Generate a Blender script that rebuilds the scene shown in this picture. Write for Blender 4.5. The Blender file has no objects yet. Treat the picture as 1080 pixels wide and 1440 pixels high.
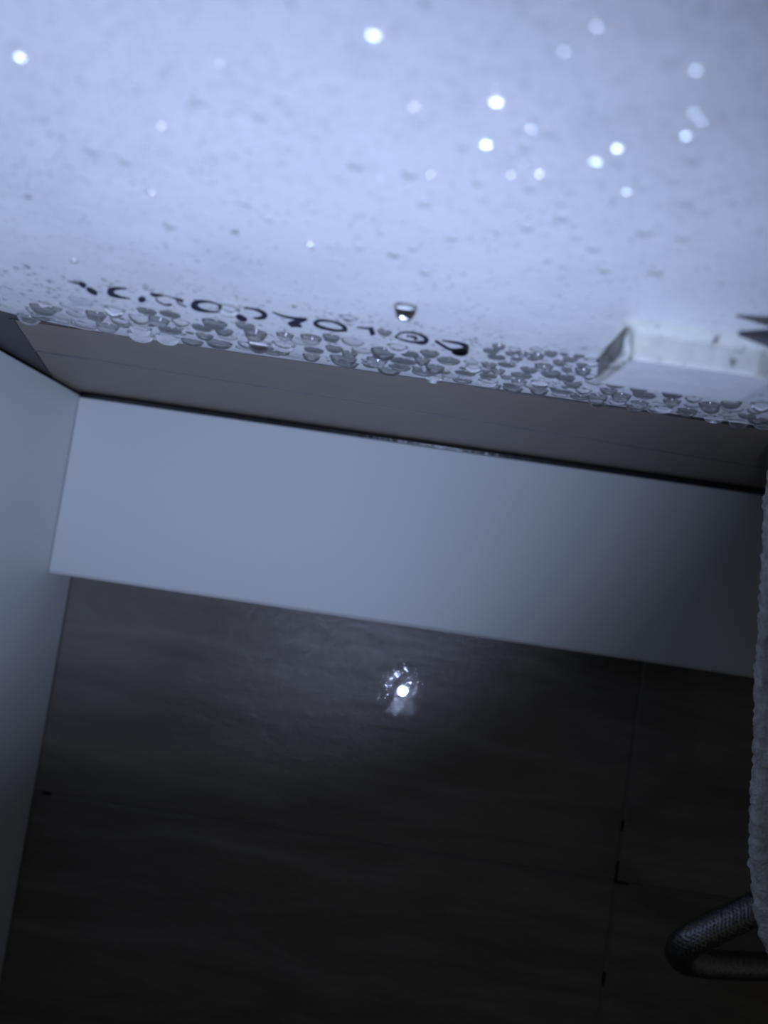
import bpy, bmesh, math, random
import numpy as np
from mathutils import Vector, Matrix
from mathutils.bvhtree import BVHTree
random.seed(7)
S = bpy.context.scene
COL = S.collection
UNIT = 50.0                                   # laid out in metres, then written in units of 2 cm (the droplets are millimetres)
S.unit_settings.scale_length = 1 / UNIT

# ------------------------------------------------------------------ camera
F = 1150.0                                    # focal length in pixels of a 1080x1440 frame
Yc = np.array([15 / F, -85 / F, 1.0]); Yc /= np.linalg.norm(Yc)      # the cabinet's depth axis seen by the camera
Xc = np.array([1, -.1477, 0.0]); Xc -= Xc @ Yc * Yc; Xc /= np.linalg.norm(Xc)
Zc = np.cross(Xc, Yc); Zc = Zc if Zc[1] > 0 else -Zc
MW = np.array([Xc, Yc, Zc])                   # camera (right, up, forward) -> world
cam = bpy.data.cameras.new('camera'); co = bpy.data.objects.new('camera', cam); COL.objects.link(co)
R, U, W = MW @ [1, 0, 0], MW @ [0, 1, 0], MW @ [0, 0, 1]
co.matrix_world = Matrix(((R[0], U[0], -W[0], 0), (R[1], U[1], -W[1], 0), (R[2], U[2], -W[2], 0), (0, 0, 0, 1)))
cam.sensor_fit = 'VERTICAL'; cam.sensor_height = 36; cam.lens = F / 1440 * 36
cam.clip_start = .004; cam.clip_end = 20
cam.dof.use_dof = True; cam.dof.focus_distance = .27; cam.dof.aperture_fstop = 11
S.camera = co

def ray(px, py): return Vector(MW @ np.array([(px - 540) / F, (720 - py) / F, 1.0]))
def at_y(px, py, y): d = ray(px, py); return d * (y / d.y)
def at_z(px, py, z): d = ray(px, py); return d * (z / d.z)

# ------------------------------------------------------------------ world, torch, exposure
S.view_settings.view_transform = 'Standard'; S.view_settings.look = 'None'
S.view_settings.gamma = 1; S.view_settings.use_curve_mapping = False
S.view_settings.exposure = 0
wd = bpy.data.worlds.new('dark_room'); S.world = wd; wd.use_nodes = True
wd.node_tree.nodes['Background'].inputs[0].default_value = (.6, .58, .56, 1)
wd.node_tree.nodes['Background'].inputs[1].default_value = .07
RAIL_Y, WALL_Y = .45, .485
hl = at_y(566, 972, WALL_Y)                   # where the torch mirrors in the glossy tile
TORCH = Vector((2 * hl.x, .0, 2 * hl.z))
lamp = bpy.data.lights.new('torch_light', 'SPOT')
lamp.energy = 5.0; lamp.color = (.52, .63, 1.0); lamp.shadow_soft_size = .0038
lamp.spot_size = math.radians(82); lamp.spot_blend = 1.0
lamp.cycles.is_caustics_light = True
lo = bpy.data.objects.new('torch_light', lamp); COL.objects.link(lo)
lo.location = TORCH
aim = TORCH + Vector((-.34, .80, .65))
lo.rotation_euler = (aim - TORCH).to_track_quat('-Z', 'Y').to_euler()

# ------------------------------------------------------------------ helpers
def mat(name, color, rough=.5, **kw):
    m = bpy.data.materials.new(name); m.use_nodes = True
    nt = m.node_tree; b = nt.nodes['Principled BSDF']
    b.inputs['Base Color'].default_value = (*color, 1); b.inputs['Roughness'].default_value = rough
    for k, v in kw.items(): b.inputs[k.replace('_', ' ')].default_value = v
    return m, nt, b
def noise(nt, scale, detail=4, stretch=(1, 1, 1), rough=.5, dist=0):
    tc = nt.nodes.new('ShaderNodeTexCoord'); mp = nt.nodes.new('ShaderNodeMapping')
    mp.inputs['Scale'].default_value = stretch
    n = nt.nodes.new('ShaderNodeTexNoise'); n.inputs['Scale'].default_value = scale
    n.inputs['Detail'].default_value = detail; n.inputs['Roughness'].default_value = rough
    n.inputs['Distortion'].default_value = dist
    nt.links.new(tc.outputs['Object'], mp.inputs[0]); nt.links.new(mp.outputs[0], n.inputs['Vector'])
    return n.outputs['Fac']
def ramp(nt, fac, stops):
    r = nt.nodes.new('ShaderNodeValToRGB'); e = r.color_ramp.elements
    while len(e) < len(stops): e.new(.5)
    for el, (p, c) in zip(e, stops): el.position = p; el.color = (*c, 1)
    nt.links.new(fac, r.inputs[0]); return r.outputs[0]
def bump(nt, b, fac, strength, dist=.001, prev=None, socket='Normal'):
    n = nt.nodes.new('ShaderNodeBump'); n.inputs['Strength'].default_value = strength; n.inputs['Distance'].default_value = dist * UNIT
    nt.links.new(fac, n.inputs['Height'])
    if prev: nt.links.new(prev, n.inputs['Normal'])
    nt.links.new(n.outputs[0], b.inputs[socket]); return n.outputs[0]
def obj(name, bm, m, parent=None, smooth=False, loc=None):
    me = bpy.data.meshes.new(name)
    bmesh.ops.recalc_face_normals(bm, faces=bm.faces)
    bm.to_mesh(me); bm.free()
    if smooth:
        for p in me.polygons: p.use_smooth = True
    me.materials.append(m)
    o = bpy.data.objects.new(name, me); COL.objects.link(o)
    if parent: o.parent = parent
    if loc: o.location = loc
    return o
def empty(name, loc=(0, 0, 0)):
    o = bpy.data.objects.new(name, None); o.empty_display_size = .02; COL.objects.link(o); o.location = loc; return o
def tag(o, label=None, cat=None, group=None, kind=None):
    for k, v in (('label', label), ('category', cat), ('group', group), ('kind', kind)):
        if v: o[k] = v
    return o
def box_bm(lo, hi, bevel=0, seg=2):
    bm = bmesh.new(); bmesh.ops.create_cube(bm, size=1)
    for v in bm.verts:
        v.co = Vector([lo[i] + (v.co[i] + .5) * (hi[i] - lo[i]) for i in range(3)])
    if bevel: bmesh.ops.bevel(bm, geom=bm.edges[:], offset=bevel, segments=seg, affect='EDGES', profile=.6)
    return bm
def prism_bm(poly, z0, z1, bevel=0):
    bm = bmesh.new()
    a = [bm.verts.new((x, y, z0)) for x, y in poly]; b = [bm.verts.new((x, y, z1)) for x, y in poly]
    bm.faces.new(a[::-1]); bm.faces.new(b); n = len(poly)
    for i in range(n): bm.faces.new((a[i], a[(i + 1) % n], b[(i + 1) % n], b[i]))
    if bevel: bmesh.ops.bevel(bm, geom=bm.edges[:], offset=bevel, segments=2, affect='EDGES')
    return bm
def catmull(pts, n):
    P = [pts[0] * 2 - pts[1]] + pts + [pts[-1] * 2 - pts[-2]]; out = []
    for i in range(1, len(P) - 2):
        a, b, c, d = P[i - 1:i + 3]
        for k in range(n):
            t = k / n
            out.append(.5 * ((2 * b) + (c - a) * t + (2 * a - 5 * b + 4 * c - d) * t * t + (3 * b - a - 3 * c + d) * t ** 3))
    out.append(pts[-1]); return out

# ------------------------------------------------------------------ materials
M_TILE, nt, b = mat('brown_glazed_tile', (.05, .045, .036), .17)
n1 = noise(nt, 9, 6, (1, 1, 5.5), .6, .8)
c = ramp(nt, n1, [(.25, (.12, .106, .088)), (.5, (.165, .15, .127)), (.75, (.215, .197, .168))])
nt.links.new(c, b.inputs['Base Color'])
n2 = noise(nt, 55, 5, (1, 1, 3), .65, 1.2)
pn = bump(nt, b, n2, .32, .0012)
bump(nt, b, noise(nt, 1100, 3, (1, 1, 1), .6), .35, .0006, pn)
b.inputs['Coat Weight'].default_value = .55; b.inputs['Coat Roughness'].default_value = .022
n3 = ramp(nt, noise(nt, 700, 2, (1, 1, 1.3), .5), [(.57, (0, 0, 0)), (.78, (1, 1, 1))])
bump(nt, b, n3, .035, .0004, None, 'Coat Normal')
M_GROUT, nt, b = mat('tile_coloured_grout', (.16, .146, .122), .85)
bump(nt, b, noise(nt, 900, 3), .4, .0006)
M_VOID, _, _ = mat('dark_plaster_behind_tiles', (.006, .006, .006), .95)
M_WHITE, nt, b = mat('white_melamine_board', (.70, .74, .72), .42)
bump(nt, b, noise(nt, 1400, 2), .12, .0003)
M_EDGE, nt, b = mat('white_edge_banding', (.72, .73, .70), .4)
bump(nt, b, noise(nt, 800, 2), .1, .0003)
M_BROWN, nt, b = mat('grey_brown_board', (.10, .085, .07), .45)
c = ramp(nt, noise(nt, 40, 5, (1, 8, 1), .6), [(.3, (.20, .165, .13)), (.7, (.24, .20, .16))])
nt.links.new(c, b.inputs['Base Color']); bump(nt, b, noise(nt, 700, 3), .15, .0004)
M_SHADE, nt, b = mat('shade_toned_wall_and_board', (.075, .07, .068), .7)  # shade of the upper left corner put into a dark base colour
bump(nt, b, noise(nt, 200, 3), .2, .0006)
M_SEAL_SHADE, nt, b = mat('wet_black_rubber_and_gap_shade', (.02, .02, .021), .2)  # rubber of the strips; its black also paints the gap behind the basin
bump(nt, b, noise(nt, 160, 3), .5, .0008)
M_CER, nt, b = mat('white_ceramic_glaze', (.80, .80, .80), .22, IOR=1.75)
c = ramp(nt, noise(nt, 28, 4, (1, 1, 1), .6), [(.3, (.55, .55, .55)), (.55, (.62, .62, .62))])
nt.links.new(c, b.inputs['Base Color'])
p = bump(nt, b, noise(nt, 620, 3, (1, 1.4, 1)), .28, .0008)
bump(nt, b, noise(nt, 150, 2), .18, .0015, p)
M_LUG, nt, b = mat('speckled_raw_ceramic', (.78, .79, .74), .6)
c = ramp(nt, noise(nt, 330, 3), [(.30, (.2, .2, .17)), (.37, (.50, .51, .45)), (.7, (.58, .59, .52))])
nt.links.new(c, b.inputs['Base Color']); bump(nt, b, noise(nt, 420, 4), .35, .0008)
M_DIRT, nt, b = mat('dirt_smeared_ceramic', (.3, .3, .26), .75)
c = ramp(nt, noise(nt, 160, 4, (2.5, .6, 1), .6, 1), [(.33, (.12, .12, .10)), (.5, (.34, .34, .30)), (.7, (.7, .71, .66))])
nt.links.new(c, b.inputs['Base Color'])
M_INK, nt, b = mat('dark_blue_ink', (.012, .014, .03), .6)
M_STEEL, nt, b = mat('dark_plated_steel', (.05, .05, .055), .45, Metallic=.25)
M_RUBBER, nt, b = mat('black_hose_core', (.012, .012, .012), .6)
M_BRAID, nt, b = mat('steel_wire_braid', (.34, .34, .35), .33, Metallic=1.0)
M_TOWEL, nt, b = mat('grey_fleece', (.4, .4, .4), .95)
c = ramp(nt, noise(nt, 260, 4), [(.3, (.45, .45, .45)), (.7, (.85, .85, .84))])
nt.links.new(c, b.inputs['Base Color']); bump(nt, b, noise(nt, 900, 4), .7, .0015)
M_FLOOR, nt, b = mat('grey_floor_screed', (.12, .115, .11), .7)
bump(nt, b, noise(nt, 60, 4), .2)

def water(name, clear, ior=1.333, rough=.17):
    m = bpy.data.materials.new(name); m.use_nodes = True; nt = m.node_tree; nt.nodes.clear()
    out = nt.nodes.new('ShaderNodeOutputMaterial'); mx = nt.nodes.new('ShaderNodeMixShader'); mg = nt.nodes.new('ShaderNodeMixShader')
    tr = nt.nodes.new('ShaderNodeBsdfTransparent'); tr.inputs[0].default_value = (.96, .97, .96, 1)
    gl = nt.nodes.new('ShaderNodeBsdfGlass'); gl.inputs['IOR'].default_value = 1.333; gl.inputs['Roughness'].default_value = 0
    gs = nt.nodes.new('ShaderNodeBsdfGlossy'); gs.inputs['Roughness'].default_value = rough
    fr = nt.nodes.new('ShaderNodeFresnel'); fr.inputs['IOR'].default_value = ior
    if clear == 0: nt.links.new(gl.outputs[0], out.inputs[0]); return m
    mx.inputs[0].default_value = clear
    nt.links.new(gl.outputs[0], mx.inputs[1]); nt.links.new(tr.outputs[0], mx.inputs[2])
    nt.links.new(fr.outputs[0], mg.inputs[0]); nt.links.new(mx.outputs[0], mg.inputs[1]); nt.links.new(gs.outputs[0], mg.inputs[2])
    nt.links.new(mg.outputs[0], out.inputs[0]); return m
M_WATER = water('clear_water', 0)
M_SHALLOW = water('shallow_water', .9, 1.3, .2)
M_FLAT = water('flattened_water', .68, 1.3, .12)
M_GLINT = water('lens_shaped_water', .9, 1.3, .12)
M_MIST = water('fine_condensation_water', .91, 1.2)

# ------------------------------------------------------------------ setting: tiled wall, side wall, floor
wall = obj('wall_back', box_bm((-.9, WALL_Y + .006, -.62), (.9, WALL_Y + .06, .6)), M_VOID); tag(wall, kind='structure')
JX, JZ, TW, TH, G = .1512, -.1570, .60, .30, .0017
tile_me = None
for i in range(-2, 2):
    for j in range(-2, 3):
        x0, z0 = JX + i * TW + G / 2, JZ + j * TH + G / 2
        lo_, hi_ = [x0, WALL_Y, z0], [x0 + TW - G, WALL_Y + .006, z0 + TH - G]
        lo_[0] = max(lo_[0], -.9); hi_[0] = min(hi_[0], .9); lo_[2] = max(lo_[2], -.62); hi_[2] = min(hi_[2], .6)
        if hi_[0] - lo_[0] < .02 or hi_[2] - lo_[2] < .02: continue
        t = obj('tile', box_bm(lo_, hi_, .0005, 1), M_TILE, wall)
# grout runs between the tiles, broken where it has fallen out
def grout(lo_, hi_): obj('grout', box_bm(lo_, hi_), M_GROUT, wall)
GY0, GY1 = WALL_Y + .0003, WALL_Y + .0055
for j in range(-1, 3):
    z = JZ + j * TH
    segs = [(-.9, -.1855), (-.1795, .1500), (.1590, .9)] if j == 0 else [(-.9, .9)]
    for a, c_ in segs: grout((a, GY0, z - G / 2), (c_, GY1, z + G / 2))
for i in range(-1, 2):
    x = JX + i * TW
    segs = [(-.6, -.215), (-.207, JZ - .001), (JZ + .012, -.1285), (-.1215, .58)] if i == 0 else [(-.6, .58)]
    for a, c_ in segs: grout((x - G / 2, GY0, a), (x + G / 2, GY1, c_))
side = obj('wall_left', box_bm((-.32, -.3, -.62), (-.26, WALL_Y - .001, .6)), M_SHADE); tag(side, kind='structure')
fl = obj('floor', box_bm((-.9, -.6, -.66), (.9, WALL_Y + .06, -.62)), M_FLOOR); tag(fl, kind='structure')

# ------------------------------------------------------------------ cabinet: side panel, back rail, seal strip
PX, RT, RB = -.1895, .0722, -.0270
cab = empty('sink_cabinet', (PX, RAIL_Y, -.62))
tag(cab, 'white melamine under-sink cabinet with a back rail across the brown tiles', 'cabinet')
def local(o, root): o.matrix_parent_inverse = Matrix.Translation(-root.location); return o
local(obj('side_panel', box_bm((PX - .016, -.04, -.62), (PX, WALL_Y - .0012, RT + .0004), .0006), M_WHITE, cab), cab)
local(obj('back_rail', box_bm((PX + .0004, RAIL_Y, RB), (.46, RAIL_Y + .016, RT - .0008), .0007), M_WHITE, cab), cab)
local(obj('edge_band', box_bm((PX + .0006, RAIL_Y + .0004, RB - .0009), (.46, RAIL_Y + .0156, RB - .0001), .0002, 1), M_EDGE, cab), cab)
# black seal strip squeezed between rail and countertop: thickens to the right
bm = bmesh.new()
n = 60; rows = []
for i in range(n + 1):
    x = PX + .001 + i / n * (.46 - PX - .001); t = i / n
    h = .0002 + .0016 * min(1, t * 1.4) + .0003 * math.sin(i * .9)
    y0 = RAIL_Y - .0006 - .0014 * min(1, t * 1.8)
    rows.append([bm.verts.new(v) for v in ((x, y0 + .0006, RT - .0008), (x, y0, RT - .0008 + h * .5), (x, y0 + .0005, RT + .0023), (x, RAIL_Y + .014, RT + .0023), (x, RAIL_Y + .014, RT - .0008))])
for a, c_ in zip(rows, rows[1:]):
    for k in range(5): bm.faces.new((a[k], a[(k + 1) % 5], c_[(k + 1) % 5], c_[k]))
bm.faces.new(rows[0]); bm.faces.new(rows[-1][::-1])
local(obj('seal_strip', bm, M_SEAL_SHADE, cab, True), cab)

# ------------------------------------------------------------------ countertop boards seen from below
CZ = RT + .0026
top = empty('countertop', (0, .40, CZ))
tag(top, 'grey-brown countertop underside of two joined boards between basin and rail', 'countertop')
lx = lambda y: -.1597 + (y - .3075) * (-.1967 + .1597) / (.4349 - .3075)
seam = lambda x: .3600 + (x + .154) * (.3800 - .3600) / .225
S1, S2 = -.150, .46
b1 = prism_bm([(lx(.3085), .3085), (S2, .3085), (S2, seam(S2) - .0007), (lx(.359), seam(-.161) - .0007)], CZ, CZ + .018, .0005)
local(obj('board', b1, M_BROWN, top), top)
b2 = prism_bm([(lx(.359), seam(-.161) + .0005), (S2, seam(S2) + .0005), (S2, WALL_Y - .001), (lx(WALL_Y), WALL_Y - .001)], CZ, CZ + .018, .0005)
local(obj('board', b2, M_BROWN, top), top)
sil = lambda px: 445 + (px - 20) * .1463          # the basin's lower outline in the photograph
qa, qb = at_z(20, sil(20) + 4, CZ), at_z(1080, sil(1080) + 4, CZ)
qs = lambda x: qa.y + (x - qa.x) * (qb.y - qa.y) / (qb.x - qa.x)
local(obj('gap_shade_strip', prism_bm([(lx(.3085) - .001, .3060), (S2, .3060), (S2, qs(S2)), (lx(.3085) - .001, qs(-.16))], CZ - .0003, CZ - .00003), M_SEAL_SHADE, top), top)  # added black strip: paints the shadow gap between basin and boards
local(obj('shade_board', prism_bm([(-.259, .22), (-.1535, .22), (-.1535, .3055), (lx(.3085) - .0003, .3090), (lx(WALL_Y) - .0003, WALL_Y - .001), (-.259, WALL_Y - .001)], CZ + .0002, CZ + .018), M_SHADE, top), top)  # added board filling the shaded triangle, its darkness painted in the colour
local(obj('joint_strip', prism_bm([(lx(.359), seam(-.161) - .0012), (S2, seam(S2) - .0012), (S2, seam(S2) + .0012), (lx(.359), seam(-.161) + .0012)], CZ - .00008, CZ + .004), M_SEAL_SHADE, top), top)

# ------------------------------------------------------------------ basin
BZ, BYB, BR, KF = .0543, .207, .140, .42
BX0, BX1, BYF, TOPZ = -.150, .42, -.15, .205
def zb(y): return BZ + KF * (BYB - y) ** 2
prof = []                                        # (y, z, nx, nz) from front top, under, up the back, flange to the wall
fr = .03; zf = zb(BYF + fr) + fr
prof += [(BYF, TOPZ, -1, 0), (BYF, zf + .03, -1, 0)]
for k in range(7):
    a = k / 6 * math.pi / 2; prof.append((BYF + fr - fr * math.cos(a), zf - fr * math.sin(a), -math.cos(a), -math.sin(a)))
for k in range(1, 60):
    y = BYF + fr + (BYB - BYF - fr) * k / 60; prof.append((y, zb(y), 0, -1))
A1 = math.radians(20)
for k in range(20):
    a = k / 20 * A1; prof.append((BYB + BR * math.sin(a), BZ + BR - BR * math.cos(a), math.sin(a), -math.cos(a)))
B2 = .03; q0 = (BYB + (BR - B2) * math.sin(A1), BZ + BR - (BR - B2) * math.cos(A1))
for k in range(21):
    a = A1 + k / 20 * (math.radians(86) - A1); prof.append((q0[0] + B2 * math.sin(a), q0[1] - B2 * math.cos(a), math.sin(a), -math.cos(a)))
prof += [(.279, .15, 1, 0), (.281, .172, .7, -.7), (.30, .178, 0, -1), (.484, .178, 0, -1), (.484, TOPZ, 0, 0), (.25, TOPZ, 0, 0), (0, TOPZ, 0, 0)]
bm = bmesh.new(); rows = []; er = .03
nx = 90
for i in range(nx + 1):
    x = BX0 + (BX1 - BX0) * i / nx if i > 12 else BX0 + er * 1.06 * (1 - math.cos(i / 12 * math.pi / 2)) if False else BX0 + (BX1 - BX0) * i / nx
    t = min(x - BX0, BX1 - x); d = 0
    if t < er: d = er - math.sqrt(max(0, er * er - (er - t) ** 2))
    d *= .55
    if x < -.085: d += (-.085 - x) ** 2 / .9
    rows.append([bm.verts.new((x, y - d * ny, z - d * nz)) for y, z, ny, nz in prof])
np_ = len(prof)
for a, c_ in zip(rows, rows[1:]):
    for k in range(np_): bm.faces.new((a[k], a[(k + 1) % np_], c_[(k + 1) % np_], c_[k]))
bm.faces.new(rows[0]); bm.faces.new(rows[-1][::-1])
bmesh.ops.recalc_face_normals(bm, faces=bm.faces)
BVH = BVHTree.FromBMesh(bm)
basin = obj('washbasin', bm, M_CER, None, True)
tag(basin, 'white ceramic basin underside with stamped ink number, wet with condensation', 'washbasin')
basin.cycles.is_caustics_receiver = True
def on_basin(px, py):
    d = ray(px, py).normalized(); h = BVH.ray_cast(Vector((0, 0, 0)), d)
    return (h[0], h[1]) if h[0] is not None else (None, None)

# mounting lug cast under the basin: filleted top, front, bottom and dirty left end
bz = .0485
def P(px, py, z): return at_z(px, py, z)
fl_, bl_, fr_ = P(890, 505, bz), P(843, 536, bz), P(1054, 537, bz)
yf, yb = fl_.y, bl_.y
xl, xr = fl_.x, fr_.x
sk = (yf, yb)
ring = lambda e, z, c: [(xl - e, yf - e, z), (xr - .001 + e, yf - e, z), (xr + .0035 + e, yf + .0035 - e * .4, z), (xr + .0045 + e, yb + .002, z), (xl - .0012 - e, yb + .002, z)]
bm = bmesh.new()
lev = [(.0, bz, 0), (.0003, bz + .0004, 0), (.0006, bz + .0052, 0), (.0014, bz + .0061, 0), (.0030, bz + .0068, 0), (.0060, bz + .0078, 0), (.0078, bz + .02, 0)]
rr = [[bm.verts.new(v) for v in ring(e, z, c_)] for e, z, c_ in lev]
for a, c_ in zip(rr, rr[1:]):
    for k in range(5): bm.faces.new((a[k], a[(k + 1) % 5], c_[(k + 1) % 5], c_[k]))
bm.faces.new(rr[0][::-1]); bm.faces.new(rr[-1])
bmesh.ops.bevel(bm, geom=[e for e in bm.edges], offset=.00025, segments=2, affect='EDGES')
lug = obj('mounting_lug', bm, M_LUG, basin, True)
lug.data.materials.append(M_CER); lug.data.materials.append(M_DIRT)
for p_ in lug.data.polygons:
    p_.use_smooth = False
    if p_.normal.z < -.9 and p_.center.z < bz + .001: p_.material_index = 1
    if p_.normal.x < -.55: p_.material_index = 2
# dirt-smeared left end face of the lug
bm = box_bm((xl - .0022, yf - .0002, bz + .0006), (xl - .0004, yb + .0014, bz + .0062), .0003, 1)
df = obj('dirty_end_face', bm, M_DIRT, lug); df['label'] = 'grey dirt-smeared end face'

# ink number: each digit is a ribbon of ink lying on the glaze
def ribbon(bm, pts, widths, closed=False):
    P2 = [Vector((x, y, 0)) for x, y in pts]; W2 = [Vector((w, 0, 0)) for w in widths]
    if len(P2) < 3: cp, cw = [P2[0].lerp(P2[1], t / 6) for t in range(7)], [W2[0].lerp(W2[1], t / 6) for t in range(7)]
    else: cp, cw = catmull(P2, 6), catmull(W2, 6)
    prev = None
    for i, p in enumerate(cp):
        d = (cp[min(i + 1, len(cp) - 1)] - cp[max(i - 1, 0)])
        nrm = Vector((-d.y, d.x, 0)).normalized() * max(.5, cw[i].x) / 2
        vs = []
        for q in (p + nrm, p - nrm):
            h, nn = on_basin(q.x, q.y)
            if h is None: vs = None; break
            if nn.dot(h) > 0: nn = -nn
            vs.append((h + nn * .00008, h + nn * .00002))
        if vs is None: prev = None; continue
        cur = [bm.verts.new(vs[0][0]), bm.verts.new(vs[1][0])]
        if prev: bm.faces.new((prev[0], prev[1], cur[1], cur[0]))
        prev = cur
A = lambda s: [(60 + x / 3.176, 380 + y / 3.176) for x, y in s]
B = lambda s: [(380 + x / 3.6, 400 + y / 3.6) for x, y in s]
digits = [
 [(A([(112, 47), (140, 55), (168, 60)]), [1, 2, 3.5]), (A([(165, 58), (180, 65), (193, 74)]), [5, 7.5, 5]), (A([(196, 80), (215, 90), (243, 106)]), [4, 7.5, 6])],
 [(A([(376, 82), (335, 80), (304, 90), (306, 104), (340, 118), (392, 127)]), [2, 4, 8, 8, 4, 1.5]), (A([(427, 130), (443, 130), (460, 128)]), [5, 8.5, 5])],
 [(A([(480, 104), (500, 110), (538, 112)]), [2.5, 5, 2.5]), (A([(506, 116), (512, 136), (545, 153), (578, 154)]), [1.5, 2, 2, 2.5]), (A([(584, 122), (612, 132), (628, 138)]), [2, 4, 5]), (A([(600, 128), (606, 146), (642, 163)]), [2, 2, 1.5]), (A([(538, 112), (560, 116), (590, 124)]), [1, 1, 1.5])],
 [(A([(785, 152), (740, 140), (690, 142), (678, 158), (700, 174), (745, 184), (795, 185)]), [2, 3, 6, 10, 6, 3, 1.5]), (A([(785, 152), (800, 160), (806, 172), (795, 185)]), [1.5, 2, 2, 1.5])],
 [(A([(862, 198), (885, 212), (912, 222)]), [4, 8.5, 5]), (A([(898, 168), (950, 174), (985, 190), (992, 205), (965, 214), (940, 212)]), [2, 3.5, 5.5, 7, 4, 1.5])],
 [(B([(12, 139), (60, 158), (120, 170), (186, 176)]), [1.5, 3, 3.5, 4]), (B([(184, 177), (140, 188), (112, 200), (100, 206)]), [3, 7, 9, 7]), (B([(90, 196), (120, 200), (160, 212)]), [4, 8, 3])],
 [(B([(375, 232), (330, 232), (260, 216), (228, 198), (250, 182), (310, 186), (360, 204), (378, 222), (375, 238)]), [4, 3.5, 4.5, 5.5, 4, 3, 4, 6.5, 6])],
 [(B([(438, 216), (480, 220), (522, 222)]), [1.5, 2.5, 4]), (B([(505, 222), (515, 238), (522, 256)]), [5, 7, 6.5])],
 [(B([(632, 266), (660, 245), (705, 242), (760, 254), (792, 278), (775, 294), (730, 292), (680, 282), (632, 266)]), [2, 2.5, 2.5, 3.5, 6, 6, 3, 2.5, 2]), (B([(690, 260), (725, 263), (742, 272), (728, 280)]), [1.5, 2.5, 3, 2]), (B([(700, 254), (692, 261), (698, 268)]), [1, 1.2, 1])],
 [(B([(836, 284), (870, 306), (910, 328), (950, 334)]), [4, 4, 4, 4]), (B([(940, 333), (980, 330), (993, 316), (965, 300), (915, 290), (870, 284)]), [4, 7, 7.5, 4.5, 3, 1.5])],
]
for strokes in digits:
    bm = bmesh.new()
    for pts, ws in strokes: ribbon(bm, pts, ws)
    obj('digit', bm, M_INK, basin)

# ------------------------------------------------------------------ dark metal bracket tip beside the lug
tip = at_y(1038, 475, .1445) + Vector((0, 0, .0008))
bm = bmesh.new()
sec = [(0, .0004, .0004), (.004, .0013, .0012), (.010, .0026, .0022), (.014, .0034, .0026), (.055, .0038, .0028)]
rows = []
for dx, hz, hy in sec:
    cx = tip.x + dx; cz = tip.z - dx * .01; cy = tip.y + dx * .05
    rows.append([bm.verts.new((cx, cy + sy * hy, cz + sz * hz)) for sy, sz in ((-1, -.5), (-.3, -1), (1, -.6), (1, .9), (-.4, 1))])
for a, c_ in zip(rows, rows[1:]):
    for k in range(5): bm.faces.new((a[k], a[(k + 1) % 5], c_[(k + 1) % 5], c_[k]))
bm.faces.new(rows[0]); bm.faces.new(rows[-1][::-1])
hook = obj('metal_clip', bm, M_STEEL)
tag(hook, 'dark pointed metal clip wedged against the ceramic mounting lug at right', 'clip')

# ------------------------------------------------------------------ braided hose
hp = [at_z(1500, 900, .073) if False else Vector((.36, .40, .0)), Vector((.285, .40, -.105)), at_y(1120, 1247, .40), at_y(1063, 1277, .40), at_y(1007, 1304, .401), at_y(970, 1324, .405), at_y(956, 1340, .418), at_y(972, 1352, .437), at_y(1015, 1357, .449), at_y(1090, 1360, .455), at_y(1180, 1362, .458), at_y(1240, 1362, .463), Vector((at_y(1262, 1362, .47).x, .470, at_y(1262, 1362, .47).z)), Vector((at_y(1262, 1362, .47).x, .4835, at_y(1262, 1362, .47).z))]
path = catmull(hp, 14)
HR = .0063
def frames(path):
    out = []; up = Vector((0, 0, 1)); T0 = (path[1] - path[0]).normalized(); N = T0.cross(Vector((0, 1, 0))).normalized()
    for i, p in enumerate(path):
        T = (path[min(i + 1, len(path) - 1)] - path[max(i - 1, 0)]).normalized()
        N = (N - T * N.dot(T)).normalized(); out.append((p, N, T.cross(N)))
    return out
fr = frames(path)
bm = bmesh.new(); rows = []
for p, N, Bn in fr: rows.append([bm.verts.new(p + (N * math.cos(k / 14 * math.tau) + Bn * math.sin(k / 14 * math.tau)) * HR) for k in range(14)])
for a, c_ in zip(rows, rows[1:]):
    for k in range(14): bm.faces.new((a[k], a[(k + 1) % 14], c_[(k + 1) % 14], c_[k]))
bm.faces.new(rows[0]); bm.faces.new(rows[-1][::-1])
hose = obj('braided_hose', bm, M_RUBBER, None, True)
tag(hose, 'steel-braided flexible hose looping below the grey towel, lower right', 'hose')
s = [0]
for a, c_ in zip(path, path[1:]): s.append(s[-1] + (c_ - a).length)
def at_s(q):
    k = 0
    lo_, hi_ = 0, len(s) - 2
    while lo_ < hi_:
        m_ = (lo_ + hi_ + 1) // 2
        if s[m_] <= q: lo_ = m_
        else: hi_ = m_ - 1
    t = (q - s[lo_]) / max(1e-9, s[lo_ + 1] - s[lo_]); a, c_ = fr[lo_], fr[lo_ + 1]
    return a[0].lerp(c_[0], t), a[1].lerp(c_[1], t), a[2].lerp(c_[2], t)
bm = bmesh.new(); NS = 14; pitch = .026; st = .0013; q = 0; nstep = int(s[-1] / st)
cache = [at_s(min(i * st, s[-1] - 1e-6)) for i in range(nstep + 1)]
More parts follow.
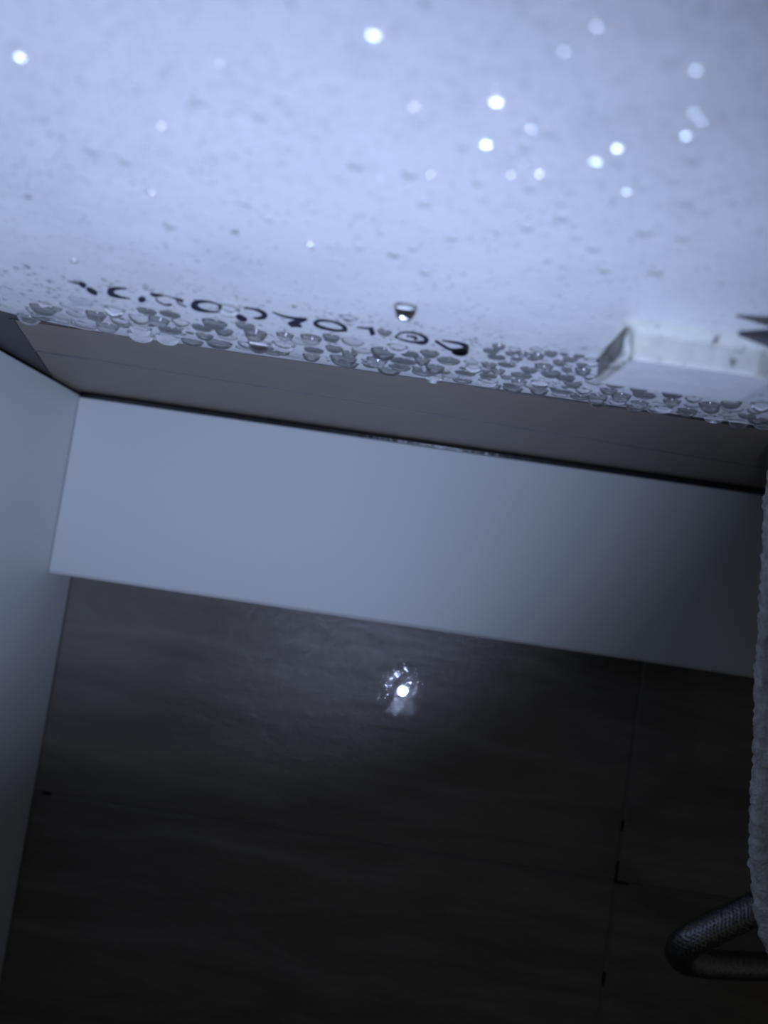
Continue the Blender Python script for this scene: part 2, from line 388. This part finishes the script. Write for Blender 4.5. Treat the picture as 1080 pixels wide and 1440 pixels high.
for sgn in (1, -1):
    for k in range(NS):
        rows = []
        for i in range(nstep + 1):
            p, N, Bn = cache[i]
            a = k / NS * math.tau + sgn * i * st / pitch * math.tau
            ph = (a * NS / 2 / math.pi * .5 * 2) if False else (i * st / pitch * NS * 2 + k) 
            rad = HR + .00035 + .00022 * sgn * (1 if int(i * st / pitch * NS + k) % 2 else -1)
            da = .0011 / HR
            vs = []
            for off, h in ((-da, 0), (0, .00045), (da, 0)):
                vs.append(bm.verts.new(p + (N * math.cos(a + off) + Bn * math.sin(a + off)) * (rad + h)))
            rows.append(vs)
        for a_, c_ in zip(rows, rows[1:]):
            for e in (0, 1): bm.faces.new((a_[e], a_[e + 1], c_[e + 1], c_[e]))
br = obj('wire_braid', bm, M_BRAID, hose, True); br['kind'] = 'stuff'

# ------------------------------------------------------------------ fleece towel at the right
TY = .318
edge = [(1100, 600), (1088, 650), (1079, 700), (1076, 760), (1072, 850), (1066, 940), (1062, 1030), (1060, 1100), (1057, 1165), (1060, 1230), (1064, 1275), (1072, 1315), (1080, 1338), (1092, 1358)]
ep = [at_y(px, py, TY) for px, py in edge]
ep.sort(key=lambda v: -v.z)
def edge_x(z):
    if z >= ep[0].z:
        t = (z - ep[0].z) / (ep[0].z - ep[1].z); return ep[0].x + (ep[0].x - ep[1].x) * t
    for a, c_ in zip(ep, ep[1:]):
        if a.z >= z >= c_.z: t = (a.z - z) / (a.z - c_.z); return a.x + (c_.x - a.x) * t
    return ep[-1].x
from mathutils import noise as MN
bm = bmesh.new(); rows = []; zt, zbm = CZ - .0012, ep[-1].z; nz, nc = 190, 64
hw, ht = .05, .008
for i in range(nz + 1):
    z = zt + (zbm - zt) * i / nz; ex = edge_x(z); row = []
    end = min(1, (i + .5) / 3, (nz - i + .5) / 6)
    for k in range(nc):
        a = k / nc * math.tau
        cx, cy = math.cos(a), math.sin(a)
        x = ex + hw + hw * math.copysign(abs(cx) ** .5, cx); y = TY + (ht * math.copysign(abs(cy) ** .7, cy)) * end
        y += .004 * math.sin(x * 90 + z * 8)
        pnt = Vector((x, y, z))
        dn = MN.noise(pnt * 420) * .0009 + MN.noise(pnt * 170) * .0008 + random.uniform(-.00025, .00025)
        row.append(bm.verts.new(pnt + Vector((cx * dn * 1.3, cy * dn, 0))))
    rows.append(row)
for a, c_ in zip(rows, rows[1:]):
    for k in range(nc): bm.faces.new((a[k], a[(k + 1) % nc], c_[(k + 1) % nc], c_[k]))
bm.faces.new(rows[0]); bm.faces.new(rows[-1][::-1])
tw = obj('hanging_towel', bm, M_TOWEL, None, True)
tag(tw, 'fuzzy grey fleece towel hanging at the right in front of the rail', 'towel')

# ------------------------------------------------------------------ water droplets
def drop_bm(kind, seg=14, rings=7):
    """unit-radius drop hanging along -Z from a base circle at z=0"""
    bm = bmesh.new(); rows = []
    for i in range(rings + 1):
        t = i / rings
        if kind == 'hang':   r, z = [(1.0, -.02), (.985, -.12), (.93, -.25), (.86, -.5), (.75, -.8), (.58, -1.04), (.32, -1.2), (.0, -1.26)][i]
        elif kind == 'bead': r, z = math.cos(t * math.pi / 2) ** .85, -.02 - .56 * math.sin(t * math.pi / 2)
        else:                r, z = math.cos(t * math.pi / 2) ** .8, -.02 - .32 * math.sin(t * math.pi / 2)
        if i == rings: rows.append([bm.verts.new((0, 0, z))]); break
        rows.append([bm.verts.new((r * math.cos(k / seg * math.tau), r * math.sin(k / seg * math.tau), z)) for k in range(seg)])
    for a, c_ in zip(rows, rows[1:]):
        for k in range(seg):
            if len(c_) == 1: bm.faces.new((a[k], a[(k + 1) % seg], c_[0]))
            else: bm.faces.new((a[k], a[(k + 1) % seg], c_[(k + 1) % seg], c_[k]))
    return bm                                       # open above: the basin closes it
protos = {}
for k in ('hang', 'bead', 'cap'):
    me_bm = drop_bm(k, 20 if k == 'hang' else 14)
    o = obj('water_drop', me_bm, M_WATER, None, True); protos[k] = o.data
    if sum(p.normal.dot(p.center - Vector((0, 0, .1))) for p in o.data.polygons) < 0: o.data.flip_normals(); print('flipped', k)
    for nm, mm in (('shallow', M_SHALLOW), ('flat', M_FLAT), ('glint', M_GLINT)): protos[k + nm] = protos[k].copy(); protos[k + nm].materials[0] = mm
    bpy.data.objects.remove(o)
placed = []; solid = []
def drop(px, py, w, kind, label, group=None, squash=1.0, clash=0.0, glint='', caustic=True):
    """w: width in pixels; the drop hangs from the basin where the ray meets it"""
    h, nn = on_basin(px, py)
    if h is None or h.y > .2765: return None
    if nn.dot(h) > 0: nn = -nn
    r = w / 2 / F * (h.dot(Vector(MW @ [0, 0, 1])))
    for q, rq in placed:
        if (q - h).length < (r + rq) * clash: return None
    placed.append((h.copy(), r))
    if glint != 'glint': solid.append((h.copy(), r))
    o = bpy.data.objects.new('water_drop', protos[kind + glint]); COL.objects.link(o)
    d = nn
    o.rotation_euler = d.to_track_quat('-Z', 'Y').to_euler()
    o.cycles.is_caustics_caster = caustic
    o.location = h + nn * r * .025; o.scale = (r, r * random.uniform(.85, 1.1), r * squash)
    tag(o, label, 'water drop', group); return o
named = [
 (571, 431, 34, 'hang', 'large hanging water drop above the last digits, with bright glint', .95),
 (365, 481, 34, 'hang', 'large bright-tipped water drop bulging over the basin edge below the zeros', .75),
 (322, 433, 32, 'hang', 'clear water drop hanging over the fourth digit of the number', .6),
 (490, 446, 28, 'hang', 'clear water drop hanging over the 0 left of the second 1', .5),
 (559, 487, 32, 'bead', 'wide water drop on the basin between the digits 1 and 8, below them', 1.1),
 (647, 493, 26, 'bead', 'water drop hanging just under the last digit of the number', 1.0),
 (760, 537, 28, 'hang', 'water drop with white arc left of the mounting lug', .6),
 (841, 562, 28, 'hang', 'glinting water drop on the basin edge below the mounting lug\'s left corner', .6),
 (1039, 591, 30, 'hang', 'bright water drop on the basin edge below the lug at far right', .6),
 (236, 473, 34, 'bead', 'water drop protruding over the basin edge under the third digit', 1.2),
 (196, 447, 32, 'bead', 'wide flat water drop under the first zero of the number', 1.0),
 (254, 452, 28, 'bead', 'round water drop directly under the third digit', 1.0),
]
for px, py, w, k, lab, sq in named: drop(px, py, w, k, lab, None, sq)
def zone(px, py, glint, big=False):
    side = 'left part' if px < 360 else 'middle' if px < 720 else 'right part'
    hgt = 'uppermost' if py < 130 else 'upper' if py < 260 else 'lower'
    look = 'brightly glinting round' if big else 'small faintly glinting' if glint else 'dull grey flat'
    return ('%s water droplet on the %s %s of the basin underside' % (look, hgt, side), 'droplets on the %s %s of the basin, %s' % (hgt, side, look))
def row(px, py, w):
    part = 'under the first three digits' if px < 265 else 'under the zeros of the number' if px < 395 else 'under the digits 7 and 0' if px < 500 else 'under the digits 1 and 8' if px < 610 else 'just right of the number' if px < 720 else 'midway from number to lug' if px < 790 else 'beside the lug\'s left corner' if px < 880 else 'under the lug\'s middle' if px < 980 else 'under the lug\'s right end'
    dy = sil(px) - py
    lvl = 'on the very edge' if dy < 12 else 'just above the edge' if dy < 26 else 'topmost in the row'
    size = 'large' if w > 27 else 'medium' if w > 19 else 'small'
    return ('%s clear water droplet %s, %s' % (size, lvl, part), '%s droplets %s %s' % (size, lvl, part))
for px, py, w in [(135, 441, 30), (288, 471, 26), (315, 464, 28), (401, 470, 26), (466, 473, 26), (470, 489, 26), (438, 500, 26), (541, 466, 22), (594, 505, 24), (806, 539, 26), (856, 548, 26), (945, 563, 26), (967, 576, 28), (795, 567, 22), (1000, 575, 24), (900, 565, 26), (730, 535, 24), (700, 520, 22)]:
    drop(px, py, w, 'hang', *row(px, py, w), random.uniform(.4, .6), 1.0, 'flat')
cnt = 0; tries = 0
while cnt < 152 and tries < 14000:
    tries += 1
    px = random.uniform(40, 1079); dy = random.random() ** 1.3 * 60
    if px < 110: dy *= .4
    if px > 835 and dy > 30 or px < 690 and dy > 34: continue
    w = random.uniform(27, 40) if tries < 4000 else random.uniform(13, 25)
    if dy > 42: w *= .7
    if px > 640: w *= .85
    if drop(px, sil(px) - 2 - dy, w, 'hang' if random.random() < .6 else 'bead', *row(px, sil(px) - 2 - dy, w), random.uniform(.35, .6), 1.0, 'flat' if random.random() < .65 else ''): cnt += 1
bright = [(525, 49), (598, 2), (683, 203), (838, 229), (868, 208), (699, 143), (975, 158), (842, 36), (28, 81), (535, 252), (720, 42), (312, 90), (760, 245), (740, 230), (862, 283), (698, 325), (228, 178), (330, 326), (436, 343), (386, 70), (345, 79), (980, 97), (1063, 119), (795, 71), (605, 245), (697, 124), (765, 123), (750, 182), (583, 150), (990, 170), (965, 190), (890, 184), (718, 245), (830, 155), (882, 270), (105, 367), (62, 168), (210, 269), (40, 276)]
for k, (px, py) in enumerate(bright):
    big = k < 9
    drop(px, py, random.uniform(14, 17) if big else random.uniform(9, 13), 'cap', *zone(px, py, True, big), random.uniform(.9, 1.1), 0, 'glint', True)
cnt = 0; tries = 0
while cnt < 78 and tries < 8000:
    tries += 1
    px = random.triangular(120, 1079, 850); py = random.uniform(20, 385)
    if px > 820 and py > 420: continue
    w = random.uniform(14, 27)
    if drop(px, py, w, 'cap', *zone(px, py, False), random.uniform(.7, 1.15), 1.15, 'shallow', False): cnt += 1
# countless fine beads between the drops, plus glint beads added inside bright ones: one object
bm = bmesh.new()
def bead(h, nn, r):
    q = nn.to_track_quat('Z', 'Y').to_matrix()
    base = [bm.verts.new(h + q @ Vector((r * math.cos(k / 7 * math.tau), r * math.sin(k / 7 * math.tau), .00007))) for k in range(7)]
    mid = [bm.verts.new(h + q @ Vector((.75 * r * math.cos((k + .5) / 7 * math.tau), .75 * r * math.sin((k + .5) / 7 * math.tau), .34 * r))) for k in range(7)]
    ap = bm.verts.new(h + q @ Vector((0, 0, .52 * r)))
    for k in range(7):
        k2 = (k + 1) % 7
        bm.faces.new((base[k], base[k2], mid[k])); bm.faces.new((mid[k], base[k2], mid[k2])); bm.faces.new((mid[k], mid[k2], ap))
for k_, (px, py) in enumerate(bright):  # extra beads added inside the bright drops to make them glint
    for _ in range(3 if k_ < 9 else 2):
        h, nn = on_basin(px + random.uniform(-3, 3), py + random.uniform(-2, 2))
        if h is None: continue
        if nn.dot(h) > 0: nn = -nn
        bead(h, nn, random.uniform(.0002, .0004) if k_ < 9 else random.uniform(.00012, .00026))
cnt = 0
while cnt < 4400:
    px, py = random.uniform(-40, 1120), random.uniform(-40, 600)
    if py > sil(px) - 3: continue
    h, nn = on_basin(px, py)
    if h is None: continue
    if nn.dot(h) > 0: nn = -nn
    low = sil(px) - py < 75
    if not low and random.random() < .45: continue
    r = random.uniform(.0002, .00042 if not low else .0007)
    if any((q - h).length < rq * 1.03 + r for q, rq in solid): continue
    bead(h, nn, r); cnt += 1
mist = obj('condensation', bm, M_MIST, None, True)
tag(mist, 'fine misty condensation beads covering the white basin underside', 'condensation', None, 'stuff')

# ------------------------------------------------------------------ metres -> scene units, origin at the foot of the tiled wall
ORIGIN = Vector((0, WALL_Y, -.62))
for o in COL.objects:
    if o.parent: continue
    o.location = (o.location - ORIGIN) * UNIT
    if o.type in ('MESH', 'EMPTY'): o.scale = o.scale * UNIT
lamp.energy *= UNIT ** 2; lamp.shadow_soft_size *= UNIT
cam.dof.focus_distance *= UNIT; cam.dof.aperture_fstop /= UNIT
cam.clip_start *= UNIT; cam.clip_end *= UNIT
